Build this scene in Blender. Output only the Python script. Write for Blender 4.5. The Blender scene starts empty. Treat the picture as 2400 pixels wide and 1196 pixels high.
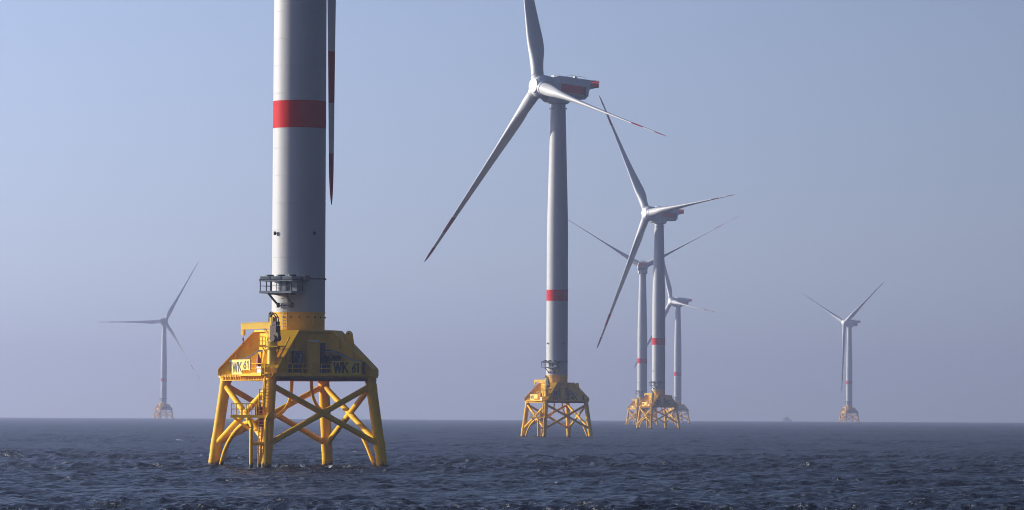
import bpy, math, random
import numpy as np
from mathutils import Matrix, Vector

random.seed(7)
rng = np.random.default_rng(11)
R = math.radians
sc = bpy.context.scene
col = sc.collection

# ------------------------------------------------------------------ camera, sky, sun, exposure
FPX = 11000.0                # focal length in pixels of a 2400 px wide frame (long telephoto)
CAM_H = 6.2                  # eye height on a ship's deck
R_EARTH = 7.4e6              # effective earth radius incl. refraction
PITCH = math.atan(372.5 / FPX)
ROLL = math.atan(12 / 2400)
cam = bpy.data.cameras.new('camera')
cam.sensor_width = 36.0
cam.lens = 36.0 * FPX / 2400.0
cam.clip_start = 1.0
cam.clip_end = 60000.0
cam_o = bpy.data.objects.new('camera', cam)
col.objects.link(cam_o)
CAM_M = (Matrix.Translation((0, 0, CAM_H)) @ Matrix.Rotation(math.pi / 2 + PITCH, 4, 'X')
         @ Matrix.Rotation(ROLL, 4, 'Z'))
cam_o.matrix_world = CAM_M
sc.camera = cam_o

SUN_AZ = R(-71)              # left of and beyond the turbines
SUN_EL = R(12)
world = bpy.data.worlds.new('World')
sc.world = world
world.use_nodes = True
wn = world.node_tree.nodes
sky = wn.new('ShaderNodeTexSky')
sky.sky_type = 'NISHITA'
sky.sun_disc = False
sky.sun_elevation = SUN_EL
sky.sun_rotation = SUN_AZ
sky.air_density = 1.0
sky.dust_density = 0.6
sky.ozone_density = 3.0
tint = wn.new('ShaderNodeVectorMath')        # cool white balance of the photograph
tint.operation = 'MULTIPLY'
tint.inputs[1].default_value = (1.37, 1.07, 1.16)
world.node_tree.links.new(sky.outputs[0], tint.inputs[0])
# the whole sky glows more on the sun's side than opposite it (thick hazy air)
wtc = wn.new('ShaderNodeTexCoord')
wdot = wn.new('ShaderNodeVectorMath')
wdot.operation = 'DOT_PRODUCT'
wdot.inputs[1].default_value = (math.sin(SUN_AZ), math.cos(SUN_AZ), 0)
world.node_tree.links.new(wtc.outputs['Generated'], wdot.inputs[0])
glow = wn.new('ShaderNodeMapRange')
glow.inputs[1].default_value = -0.08
glow.inputs[2].default_value = 1.0
glow.inputs[3].default_value = 0.28
glow.inputs[4].default_value = 1.87
world.node_tree.links.new(wdot.outputs['Value'], glow.inputs[0])
wsc = wn.new('ShaderNodeVectorMath')
wsc.operation = 'SCALE'
world.node_tree.links.new(tint.outputs[0], wsc.inputs[0])
world.node_tree.links.new(glow.outputs[0], wsc.inputs['Scale'])
world.node_tree.links.new(wsc.outputs[0], wn['Background'].inputs['Color'])
# thick air: the band right over the sea looks like the sky a few degrees higher up
stc = wn.new('ShaderNodeTexCoord')
lift = wn.new('ShaderNodeVectorMath')
lift.operation = 'ADD'
lift.inputs[1].default_value = (0, 0, 0.07)
nrm_ = wn.new('ShaderNodeVectorMath')
nrm_.operation = 'NORMALIZE'
world.node_tree.links.new(stc.outputs['Generated'], lift.inputs[0])
world.node_tree.links.new(lift.outputs[0], nrm_.inputs[0])
world.node_tree.links.new(nrm_.outputs[0], sky.inputs['Vector'])
wn['Background'].inputs['Strength'].default_value = 0.10

sun = bpy.data.lights.new('sun', 'SUN')
sun.energy = 3.9
sun.angle = R(0.53)
sun.color = (1.0, 0.955, 0.86)
sun_o = bpy.data.objects.new('sun', sun)
col.objects.link(sun_o)
sd = Vector((math.sin(SUN_AZ) * math.cos(SUN_EL), math.cos(SUN_AZ) * math.cos(SUN_EL), math.sin(SUN_EL)))
sun_o.rotation_euler = sd.to_track_quat('Z', 'Y').to_euler()
sun_o.location = (-300, 200, 300)

sc.view_settings.view_transform = 'Standard'
sc.view_settings.look = 'None'
sc.view_settings.exposure = 0.8
sc.view_settings.gamma = 1.0
sc.view_settings.use_curve_mapping = False
sc.render.engine = 'CYCLES'
sc.cycles.max_bounces = 6
sc.cycles.volume_bounces = 1
sc.cycles.use_denoising = True
sc.cycles.denoising_prefilter = 'ACCURATE'
sc.cycles.filter_width = 1.05
sc.render.filter_size = 1.05
sc.cycles.use_adaptive_sampling = False
sc.cycles.sample_clamp_indirect = 1.0
sc.cycles.sample_clamp_direct = 6.0
sc.cycles.caustics_reflective = False
sc.cycles.caustics_refractive = False

HAZE_DENSITY = 1.7e-4
HAZE_ANISO = 0.78
HAZE_COLOR = (0.77, 0.80, 0.96)


def sea_z(x, y):
    return -(x * x + y * y) / (2 * R_EARTH)


# ------------------------------------------------------------------ materials
def new_mat(name):
    m = bpy.data.materials.new(name)
    m.use_nodes = True
    return m, m.node_tree, m.node_tree.nodes['Principled BSDF']


def paint(name, c, rough=0.45, var=0.12, scale=1.3, streak=0.35, metallic=0.0, spec=0.4, dirt=None, dirt_amt=0.0):
    """painted steel with faint cloudy and run-down weathering"""
    m, t, b = new_mat(name)
    n, l = t.nodes, t.links
    tc = n.new('ShaderNodeTexCoord')
    mp = n.new('ShaderNodeMapping')
    mp.inputs['Scale'].default_value = (1, 1, streak)
    l.new(tc.outputs['Object'], mp.inputs[0])
    no = n.new('ShaderNodeTexNoise')
    no.inputs['Scale'].default_value = scale
    no.inputs['Detail'].default_value = 6
    no.inputs['Roughness'].default_value = 0.65
    l.new(mp.outputs[0], no.inputs[0])
    rp = n.new('ShaderNodeMapRange')
    rp.inputs[1].default_value = 0.3
    rp.inputs[2].default_value = 0.7
    rp.inputs[3].default_value = 1 - var
    rp.inputs[4].default_value = 1 + var * 0.5
    l.new(no.outputs[0], rp.inputs[0])
    mx = n.new('ShaderNodeVectorMath')
    mx.operation = 'SCALE'
    mx.inputs[0].default_value = c
    l.new(rp.outputs[0], mx.inputs['Scale'])
    out = mx.outputs[0]
    if dirt:
        n2 = n.new('ShaderNodeTexNoise')
        n2.inputs['Scale'].default_value = scale * 2.3
        n2.inputs['Detail'].default_value = 8
        n2.inputs['Roughness'].default_value = 0.7
        l.new(mp.outputs[0], n2.inputs[0])
        r2 = n.new('ShaderNodeMapRange')
        r2.inputs[1].default_value = 0.56
        r2.inputs[2].default_value = 0.74
        r2.inputs[4].default_value = dirt_amt
        l.new(n2.outputs[0], r2.inputs[0])
        m2 = n.new('ShaderNodeMix')
        m2.data_type = 'RGBA'
        l.new(r2.outputs[0], m2.inputs[0])
        l.new(out, m2.inputs[6])
        m2.inputs[7].default_value = (*dirt, 1)
        out = m2.outputs[2]
    l.new(out, b.inputs['Base Color'])
    b.inputs['Roughness'].default_value = rough
    b.inputs['Metallic'].default_value = metallic
    b.inputs['Specular IOR Level'].default_value = spec
    return m


YEL = (0.92, 0.51, 0.002)
M = {}
M['yellow'] = paint('yellow_paint', YEL, 0.5, 0.2, 0.9, 0.4, dirt=(0.22, 0.07, 0.01), dirt_amt=0.38, spec=0.08)
M['yellow_clean'] = paint('yellow_clean_paint', (0.92, 0.56, 0.008), 0.45, 0.08, 2.0, spec=0.3)
M['white'] = paint('tower_grey_paint', (0.47, 0.47, 0.455), 0.5, 0.09, 0.25, 0.12, spec=0.2)
M['blade'] = paint('blade_grey_paint', (0.52, 0.52, 0.505), 0.45, 0.04, 0.3, 0.3, spec=0.25)
M['red'] = paint('red_paint', (0.52, 0.003, 0.003), 0.6, 0.08, 0.8, spec=0.06)
M['signal_red'] = paint('signal_red_paint', (0.75, 0.02, 0.015), 0.6, 0.08, 0.8, spec=0.06)
M['blade_red'] = paint('blade_red_paint', (0.32, 0.004, 0.003), 0.6, 0.06, 0.5, spec=0.06)
M['nacelle'] = paint('nacelle_light_paint', (0.64, 0.65, 0.64), 0.5, 0.06, 0.4, 0.4, spec=0.2)
M['nose'] = paint('nose_white_paint', (0.78, 0.77, 0.72), 0.45, 0.03, 0.6)
M['steel'] = paint('galvanised_steel', (0.33, 0.35, 0.36), 0.5, 0.2, 2.5)
M['grey'] = paint('cooler_grey_paint', (0.30, 0.34, 0.34), 0.5, 0.15, 2.0)
M['dark'] = paint('dark_grey_steel', (0.035, 0.038, 0.042), 0.55, 0.3, 2.5)
M['black'] = paint('black_rubber', (0.012, 0.012, 0.013), 0.6, 0.2, 3.0)
M['letter'] = paint('black_lettering', (0.012, 0.011, 0.010), 0.6, 0.15, 4.0)
M['sign'] = paint('yellow_sign_sheet', (0.90, 0.60, 0.012), 0.5, 0.06, 2.0)
M['brown'] = paint('grimy_machine_and_deck_shade', (0.07, 0.026, 0.006), 0.6, 0.4, 3.0, dirt=(0.02, 0.015, 0.012), dirt_amt=0.9)  # grimy winch; also colours the bar that paints shade under the deck edge
M['lamp'] = paint('lamp_cover', (0.85, 0.85, 0.82), 0.3, 0.03, 3.0)
M['darkred'] = paint('dark_red_cover', (0.22, 0.012, 0.012), 0.6, 0.25, 3.0)
M['grating'] = paint('deck_grating', (0.16, 0.085, 0.02), 0.7, 0.35, 4.0)
M['hull'] = paint('ship_hull_blue', (0.03, 0.045, 0.09), 0.5, 0.2, 0.3)
M['cabin'] = paint('ship_cabin_grey', (0.24, 0.25, 0.27), 0.5, 0.1, 0.3)


def leg_material():
    """yellow paint that ends in a dark fringe of weed in the splash zone"""
    m = paint('yellow_leg_paint', YEL, 0.48, 0.2, 0.8, 0.35, dirt=(0.25, 0.08, 0.012), dirt_amt=0.35, spec=0.08)
    t = m.node_tree
    n, l = t.nodes, t.links
    b = n['Principled BSDF']
    src = b.inputs['Base Color'].links[0].from_socket
    tc = n.new('ShaderNodeTexCoord')
    sx = n.new('ShaderNodeSeparateXYZ')
    l.new(tc.outputs['Object'], sx.inputs[0])
    no = n.new('ShaderNodeTexNoise')
    no.inputs['Scale'].default_value = 2.2
    no.inputs['Detail'].default_value = 5
    l.new(tc.outputs['Object'], no.inputs[0])
    ma = n.new('ShaderNodeMath')
    ma.operation = 'MULTIPLY_ADD'
    ma.inputs[1].default_value = 1.5
    l.new(no.outputs[0], ma.inputs[0])
    l.new(sx.outputs[2], ma.inputs[2])
    rp = n.new('ShaderNodeMapRange')
    rp.inputs[1].default_value = 1.75
    rp.inputs[2].default_value = 1.3
    l.new(ma.outputs[0], rp.inputs[0])
    mx = n.new('ShaderNodeMix')
    mx.data_type = 'RGBA'
    l.new(rp.outputs[0], mx.inputs[0])
    l.new(src, mx.inputs[6])
    mx.inputs[7].default_value = (0.022, 0.020, 0.010, 1)
    l.new(mx.outputs[2], b.inputs['Base Color'])
    return m


M['leg'] = leg_material()


# ------------------------------------------------------------------ mesh builder
class MB:
    def __init__(s):
        s.v, s.f, s.sm, s.mi = [], [], [], []
        s.cur = 0

    def add(s, vs, fs, smooth=False):
        o = len(s.v)
        s.v += [tuple(p) for p in vs]
        for f in fs:
            s.f.append([i + o for i in f])
            s.sm.append(smooth)
            s.mi.append(s.cur)
        return s

    def box(s, c, d, rz=0.0, mat=None):
        x, y, z = d[0] / 2, d[1] / 2, d[2] / 2
        vs = [Vector((a * x, b * y, e * z)) for e in (-1, 1) for a, b in ((-1, -1), (1, -1), (1, 1), (-1, 1))]
        T = mat if mat is not None else Matrix.Translation(c) @ Matrix.Rotation(rz, 4, 'Z')
        return s.add([T @ p for p in vs],
                     [(3, 2, 1, 0), (4, 5, 6, 7), (0, 1, 5, 4), (1, 2, 6, 5), (2, 3, 7, 6), (3, 0, 4, 7)])

    def bar(s, a, b, w, h, up=(0, 0, 1)):
        """rectangular bar from a to b"""
        a, b = Vector(a), Vector(b)
        d = (b - a).normalized()
        u = Vector(up)
        if abs(d.dot(u)) > 0.97:
            u = Vector((0, 1, 0))
        x = d.cross(u).normalized() * w / 2
        z = x.cross(d).normalized() * h / 2
        vs = [a - x - z, a + x - z, a + x + z, a - x + z, b - x - z, b + x - z, b + x + z, b - x + z]
        return s.add(vs, [(0, 1, 2, 3), (7, 6, 5, 4), (4, 5, 1, 0), (5, 6, 2, 1), (6, 7, 3, 2), (7, 4, 0, 3)])

    def tube(s, a, b, r0, r1=None, n=16, caps=True):
        a, b = Vector(a), Vector(b)
        r1 = r0 if r1 is None else r1
        d = (b - a).normalized()
        u = Vector((0, 0, 1)) if abs(d.z) < 0.95 else Vector((1, 0, 0))
        x = d.cross(u).normalized()
        y = d.cross(x)
        ring = [x * math.cos(2 * math.pi * i / n) + y * math.sin(2 * math.pi * i / n) for i in range(n)]
        A = [a + p * r0 for p in ring]
        B = [b + p * r1 for p in ring]
        s.add(A + B, [(i, (i + 1) % n, n + (i + 1) % n, n + i) for i in range(n)], True)
        if caps:
            s.add(A, [tuple(range(n))])
            s.add(B, [tuple(reversed(range(n)))])
        return s

    def path(s, pts, r, n=10, sub=5):
        """smooth round tube through points (Catmull-Rom)"""
        P = [Vector(p) for p in pts]
        Q = []
        for i in range(len(P) - 1):
            p0, p1, p2, p3 = P[max(i - 1, 0)], P[i], P[i + 1], P[min(i + 2, len(P) - 1)]
            for k in range(sub):
                t = k / sub
                Q.append(0.5 * ((2 * p1) + (p2 - p0) * t + (2 * p0 - 5 * p1 + 4 * p2 - p3) * t * t
                                + (3 * p1 - p0 - 3 * p2 + p3) * t ** 3))
        Q.append(P[-1])
        vs, fs = [], []
        ref = Vector((0.31, 0.17, 0.93))
        for i, q in enumerate(Q):
            d = (Q[min(i + 1, len(Q) - 1)] - Q[max(i - 1, 0)]).normalized()
            x = d.cross(ref).normalized()
            y = d.cross(x)
            vs += [q + x * r * math.cos(2 * math.pi * k / n) + y * r * math.sin(2 * math.pi * k / n) for k in range(n)]
        for i in range(len(Q) - 1):
            for k in range(n):
                fs.append((i * n + k, i * n + (k + 1) % n, (i + 1) * n + (k + 1) % n, (i + 1) * n + k))
        s.add(vs, fs, True)
        m = len(vs)
        s.add(vs[:n], [tuple(reversed(range(n)))])
        s.add(vs[m - n:], [tuple(range(n))])
        return s

    def lathe(s, prof, n=48, T=None, a0=0.0, a1=2 * math.pi):
        """profile [(r, z)...] about Z; each segment gets its own ring so edges stay crisp"""
        T = T or Matrix.Identity(4)
        full = abs(a1 - a0 - 2 * math.pi) < 1e-6
        k = n if full else n + 1
        an = [a0 + (a1 - a0) * i / n for i in range(k)]
        for (r0, z0), (r1, z1) in zip(prof[:-1], prof[1:]):
            A = [T @ Vector((r0 * math.cos(t), r0 * math.sin(t), z0)) for t in an]
            B = [T @ Vector((r1 * math.cos(t), r1 * math.sin(t), z1)) for t in an]
            fs = [(i, (i + 1) % k, k + (i + 1) % k, k + i) for i in range(n)]
            s.add(A + B, fs, True)
        return s

    def smooth_lathe(s, prof, n=48, T=None):
        T = T or Matrix.Identity(4)
        vs = [T @ Vector((r * math.cos(2 * math.pi * i / n), r * math.sin(2 * math.pi * i / n), z))
              for r, z in prof for i in range(n)]
        fs = [(j * n + i, j * n + (i + 1) % n, (j + 1) * n + (i + 1) % n, (j + 1) * n + i)
              for j in range(len(prof) - 1) for i in range(n)]
        return s.add(vs, fs, True)

    def prism(s, poly, d, T=None):
        """2-D polygon (x, z) extruded along y by d (centred)"""
        T = T or Matrix.Identity(4)
        n = len(poly)
        A = [T @ Vector((x, -d / 2, z)) for x, z in poly]
        B = [T @ Vector((x, d / 2, z)) for x, z in poly]
        return s.add(A + B, [tuple(range(n)), tuple(reversed(range(n, 2 * n)))]
                     + [(i, i + n, (i + 1) % n + n, (i + 1) % n) for i in range(n)])

    def slab(s, poly, z0, z1):
        n = len(poly)
        A = [(x, y, z0) for x, y in poly]
        B = [(x, y, z1) for x, y in poly]
        return s.add(A + B, [tuple(reversed(range(n))), tuple(range(n, 2 * n))]
                     + [(i, (i + 1) % n, (i + 1) % n + n, i + n) for i in range(n)])

    def build(s, name, mats, parent=None, fix=True):
        me = bpy.data.meshes.new(name)
        me.from_pydata(s.v, [], s.f)
        for m in (mats if isinstance(mats, (list, tuple)) else [mats]):
            me.materials.append(m)
        me.polygons.foreach_set('use_smooth', s.sm)
        me.polygons.foreach_set('material_index', s.mi)
        if fix:
            import bmesh
            bm = bmesh.new()
            bm.from_mesh(me)
            bmesh.ops.recalc_face_normals(bm, faces=bm.faces)
            bm.to_mesh(me)
            bm.free()
        me.update()
        o = bpy.data.objects.new(name, me)
        col.objects.link(o)
        if parent:
            o.parent = parent
        return o


def tag(o, label, cat, group=None, kind=None):
    if label:
        o['label'] = label
    if cat:
        o['category'] = cat
    if group:
        o['group'] = group
    if kind:
        o['kind'] = kind
    return o


# ------------------------------------------------------------------ the sea: one curved sheet of real waves
def build_sea():
    az_d = np.linspace(R(-8.2), R(8.2), 861)
    az_l = -np.geomspace(R(8.2), math.pi, 60)[:0:-1]
    az = np.concatenate([az_l, az_d, -az_l[::-1]])     # full circle, dense in the view
    az = az[:-1]
    rr = [4.0]
    while rr[-1] < 235:
        rr.append(rr[-1] * 1.035)
    while rr[-1] < 720:
        rr.append(rr[-1] * 1.00085)
    while rr[-1] < 4500:
        rr.append(rr[-1] * 1.0015)
    while rr[-1] < 12500:
        rr.append(rr[-1] * 1.0034)
    rr = np.array(rr)
    nr, na = len(rr), len(az)
    X = (rr[:, None] * np.sin(az)[None, :]).astype(np.float64)
    Y = (rr[:, None] * np.cos(az)[None, :]).astype(np.float64)
    D = np.gradient(rr)[:, None] * np.ones((1, na))
    ca = np.abs(np.gradient(az))
    ca[0] = ca[1]
    ca[-1] = ca[-2]
    Dl = rr[:, None] * ca[None, :]
    Dm = np.maximum(D, Dl)
    H = np.zeros((nr, na))
    DX = np.zeros((nr, na))
    DY = np.zeros((nr, na))
    nw = 66
    lam = np.geomspace(0.6, 16.0, nw) * np.exp(rng.normal(0, 0.03, nw))
    wind = R(205)
    res = np.zeros((nr, na), np.float32)      # slope variance the mesh can carry
    tot = 0.0
    for L in lam:
        k = 2 * math.pi / L
        th = wind + rng.normal(0, 0.62)
        slope = 0.080 * (1.0 if L < 1.8 else (1.8 / L) ** 0.62)
        tot += slope * slope
        a = slope / k
        ph = rng.uniform(0, 2 * math.pi)
        kx, ky = k * math.sin(th), k * math.cos(th)
        fade = np.clip((L / Dm - 1.9) / 1.8, 0, 1)
        res += (slope * fade) ** 2
        arg = kx * X + ky * Y + ph
        H += a * fade * np.cos(arg)
        q = 0.95 * a * fade * np.sin(arg)
        DX -= q * math.sin(th)
        DY -= q * math.cos(th)
    # patchy gustiness so that the chop is not the same everywhere
    G = np.ones((nr, na))
    for L in (45, 70, 110, 170, 260):
        th = rng.uniform(0, 2 * math.pi)
        G += 0.13 * np.cos(2 * math.pi / L * (math.sin(th) * X + 0.6 * math.cos(th) * Y) + rng.uniform(0, 6))
    H *= G
    DX *= G
    DY *= G
    Z = H - (X * X + Y * Y) / (2 * R_EARTH)
    XX, YY = X + DX, Y + DY
    foam = np.zeros((nr, na))
    for fx, fy, w, dpt, st in FOAM:
        # a breaking crest: only where the water stands high inside the patch
        g = np.exp(-(((X - fx) / w) ** 2 + ((Y - fy) / dpt) ** 2))
        foam = np.maximum(foam, g * st * np.clip((H + 0.15) / 0.35, 0.25, 1.3))
    n = nr * na
    co = np.empty((n + 1, 3), np.float32)
    co[:n, 0] = XX.ravel()
    co[:n, 1] = YY.ravel()
    co[:n, 2] = Z.ravel()
    co[n] = (0, 0, 0)
    i = np.arange(nr - 1)[:, None] * na
    j = np.arange(na)[None, :]
    j2 = (j + 1) % na
    q = np.stack([i + j, i + na + j, i + na + j2, i + j2], -1).reshape(-1, 4)
    q = q[:, ::-1]
    tri = np.stack([np.full(na, n), np.arange(na), (np.arange(na) + 1) % na], -1)[:, ::-1]
    loops = np.concatenate([q.ravel(), tri.ravel()]).astype(np.int32)
    starts = np.concatenate([np.arange(len(q)) * 4, len(q) * 4 + np.arange(na) * 3]).astype(np.int32)
    me = bpy.data.meshes.new('sea')
    me.vertices.add(n + 1)
    me.vertices.foreach_set('co', co.ravel())
    me.loops.add(len(loops))
    me.loops.foreach_set('vertex_index', loops)
    me.polygons.add(len(starts))
    me.polygons.foreach_set('loop_start', starts)
    me.update(calc_edges=True)
    me.polygons.foreach_set('use_smooth', np.ones(len(starts), bool))
    at = me.attributes.new('foam', 'FLOAT', 'POINT')
    at.data.foreach_set('value', np.append(foam.ravel(), 0).astype(np.float32))
    ch = me.attributes.new('chop', 'FLOAT', 'POINT')   # waves too small for the mesh, left to the shader
    ch.data.foreach_set('value', np.append(np.sqrt(np.clip(1 - res / tot, 0, 1)).ravel(), 1).astype(np.float32))
    me.materials.append(sea_material())
    o = bpy.data.objects.new('sea', me)
    col.objects.link(o)
    tag(o, 'dark blue choppy sea reaching to the horizon', 'sea', kind='structure')
    return o


def sea_material():
    m, t, b = new_mat('sea_water')
    n, l = t.nodes, t.links
    tc = n.new('ShaderNodeTexCoord')
    mp = n.new('ShaderNodeMapping')
    mp.inputs['Rotation'].default_value = (0, 0, R(25))
    mp.inputs['Scale'].default_value = (1.0, 1.5, 1.0)
    l.new(tc.outputs['Object'], mp.inputs[0])
    n1 = n.new('ShaderNodeTexNoise')
    n1.inputs['Scale'].default_value = 1.7
    n1.inputs['Detail'].default_value = 5
    n1.inputs['Roughness'].default_value = 0.6
    l.new(mp.outputs[0], n1.inputs[0])
    bp = n.new('ShaderNodeBump')
    bp.inputs['Strength'].default_value = 1.0
    bp.inputs['Distance'].default_value = 0.36
    n2 = n.new('ShaderNodeTexNoise')
    n2.inputs['Scale'].default_value = 0.5
    n2.inputs['Detail'].default_value = 4
    n2.inputs['Roughness'].default_value = 0.6
    l.new(mp.outputs[0], n2.inputs[0])
    ch = n.new('ShaderNodeAttribute')
    ch.attribute_name = 'chop'
    h2 = n.new('ShaderNodeMath')
    h2.operation = 'MULTIPLY'
    l.new(n2.outputs[0], h2.inputs[0])
    l.new(ch.outputs['Fac'], h2.inputs[1])
    h3 = n.new('ShaderNodeMath')
    h3.operation = 'MULTIPLY_ADD'
    h3.inputs[1].default_value = 3.2
    l.new(h2.outputs[0], h3.inputs[0])
    l.new(n1.outputs[0], h3.inputs[2])
    l.new(h3.outputs[0], bp.inputs['Height'])
    l.new(bp.outputs[0], b.inputs['Normal'])
    at = n.new('ShaderNodeAttribute')
    at.attribute_name = 'foam'
    nf = n.new('ShaderNodeTexNoise')
    nf.inputs['Scale'].default_value = 1.6
    nf.inputs['Detail'].default_value = 6
    nf.inputs['Roughness'].default_value = 0.7
    l.new(tc.outputs['Object'], nf.inputs[0])
    mu = n.new('ShaderNodeMath')
    mu.operation = 'MULTIPLY_ADD'
    mu.inputs[1].default_value = 1.2
    mu.inputs[2].default_value = -0.62
    l.new(nf.outputs[0], mu.inputs[0])
    ad = n.new('ShaderNodeMath')
    ad.operation = 'ADD'
    l.new(mu.outputs[0], ad.inputs[0])
    l.new(at.outputs['Fac'], ad.inputs[1])
    rp = n.new('ShaderNodeMapRange')
    rp.inputs[1].default_value = 0.45
    rp.inputs[2].default_value = 0.7
    l.new(ad.outputs[0], rp.inputs[0])
    mx = n.new('ShaderNodeMix')
    mx.data_type = 'RGBA'
    l.new(rp.outputs[0], mx.inputs[0])
    mx.inputs[6].default_value = (0.007, 0.013, 0.021, 1)
    mx.inputs[7].default_value = (0.75, 0.78, 0.80, 1)
    l.new(mx.outputs[2], b.inputs['Base Color'])
    r2 = n.new('ShaderNodeMapRange')
    r2.inputs[3].default_value = 0.11
    r2.inputs[4].default_value = 0.8
    l.new(rp.outputs[0], r2.inputs[0])
    r3 = n.new('ShaderNodeMath')
    r3.operation = 'MULTIPLY_ADD'
    r3.inputs[1].default_value = 0.25
    l.new(ch.outputs['Fac'], r3.inputs[0])
    l.new(r2.outputs[0], r3.inputs[2])
    l.new(r3.outputs[0], b.inputs['Roughness'])
    b.inputs['IOR'].default_value = 1.333
    return m


def water_point(px, py):
    """world point on the sea under a pixel of the 2400 x 1196 photograph"""
    d = CAM_M.to_3x3() @ Vector(((px - 1200) / FPX, -(py - 597.65) / FPX, -1))
    lo, hi = 50.0, 9500.0
    z = lambda s: CAM_H + d.z * s - sea_z(d.x * s, d.y * s)
    for _ in range(60):
        mid = (lo + hi) / 2
        if z(mid) > 0:
            lo = mid
        else:
            hi = mid
    return d.x * lo, d.y * lo


FOAM = []
for px, py, w, dp, st in [(272, 1046, 1.3, 5, 1.0), (425, 1034, 1.3, 6, 1.0), (300, 1058, .6, 3, .8), (78, 1005, 1.8, 14, .9),
                          (828, 1061, .9, 3, 1.0), (1995, 1139, .22, 1.6, 1.1), (1787, 1024, .6, 7, .9), (1795, 1031, .4, 5, .8),
                          (945, 1025, .3, 4, .9), (1620, 1041, .25, 4, .8), (2270, 1155, .5, 2, .7), (1530, 1010, .8, 12, .8),
                          (2130, 1086, .5, 3, .7), (620, 1100, .15, 1.5, .9), (502, 1099, .9, 1.6, .8), (768, 1101, .5, 1.2, .55), (893, 1103, .8, 1.4, .6), (1300, 1137, .3, 2, .8), (150, 1090, .5, 3, .8), (2180, 1160, .3, 1.5, .7)]:
    FOAM.append((*water_point(px, py), w, dp, st))
build_sea()


# ------------------------------------------------------------------ one wind turbine, its parts and sub-parts
# root frame: front leg on -y, right leg on +x, rear leg on +y, left leg on -x; z = 0 is the water line
HUB_Z, HUB_Y, TILT = 97.3, 6.5, R(4)
LEG_DIR = [(0, -1), (1, 0), (0, 1), (-1, 0)]


def leg_r(z):
    return 10.1 - 0.152 * z


def leg_pt(i, z):
    x, y = LEG_DIR[i]
    return Vector((x * leg_r(z), y * leg_r(z), z))


def railing(path, h=1.1, r=0.045, step=1.15, mb=None):
    mb = mb or MB()
    for a, b in zip(path[:-1], path[1:]):
        a, b = Vector(a), Vector(b)
        n = max(1, round((b - a).length / step))
        for k in range(n + 1):
            p = a.lerp(b, k / n)
            mb.tube(p, p + Vector((0, 0, h)), r, n=6)
        for t in (h, h * 0.55):
            o = Vector((0, 0, t))
            mb.tube(a + o, b + o, r, n=6)
        mb.bar(a + Vector((0, 0, .06)), b + Vector((0, 0, .06)), .02, .12)
    return mb


def ladder(mb, a, b, w, side, step=0.35, r=0.04):
    a, b, side = Vector(a), Vector(b), Vector(side).normalized() * w / 2
    mb.tube(a - side, b - side, r, n=6)
    mb.tube(a + side, b + side, r, n=6)
    n = int((b - a).length / step)
    for k in range(n + 1):
        p = a.lerp(b, k / n)
        mb.tube(p - side, p + side, r * 0.7, n=5)
    return mb


GLYPHS = {   # pen strokes in a box 1 high; (width, [polylines])
    'W': (1.02, [[(0.05, 1), (.28, 0), (.51, .95), (.74, 0), (.97, 1)]]),
    'K': (.72, [[(.09, 0), (.09, 1)], [(.66, 1), (.13, .42)], [(.27, .58), (.68, 0)]]),
    '6': (.62, [[(.50, .97), (.30, .72), (.13, .45), (.09, .28)],
                [(.31 + .22 * math.cos(t), .28 + .26 * math.sin(t)) for t in np.linspace(0, 2 * math.pi, 17)]]),
    '1': (.40, [[(.06, .78), (.24, .97)], [(.24, 1), (.24, 0)]]),
}


def letters(txt, h, w, pen, mat, parent, T):
    """painted capitals of height h squeezed into width w, pen strokes as thin plates"""
    tot = sum(GLYPHS[c][0] + .1 for c in txt) - .1
    k = w / tot
    mb = MB()
    x0, layer = 0.0, 0
    for c in txt:
        for line in GLYPHS[c][1]:
            for p, q in zip(line[:-1], line[1:]):
                layer += 1
                z = .001 * (layer % 7)
                p3 = Vector(((x0 + p[0]) * k, p[1] * h, z))
                q3 = Vector(((x0 + q[0]) * k, q[1] * h, z))
                d = (q3 - p3).normalized() * pen * .25
                u = Vector((-d.y, d.x, 0)) * 2
                vs = [p3 - d - u, q3 + d - u, q3 + d + u, p3 - d + u]
                mb.add([T @ v for v in vs] + [T @ (v + Vector((0, 0, .02))) for v in vs],
                       [(3, 2, 1, 0), (4, 5, 6, 7), (0, 1, 5, 4), (1, 2, 6, 5), (2, 3, 7, 6), (3, 0, 4, 7)])
        x0 += GLYPHS[c][0] + .1
    return mb.build('lettering', mat, parent)


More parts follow.
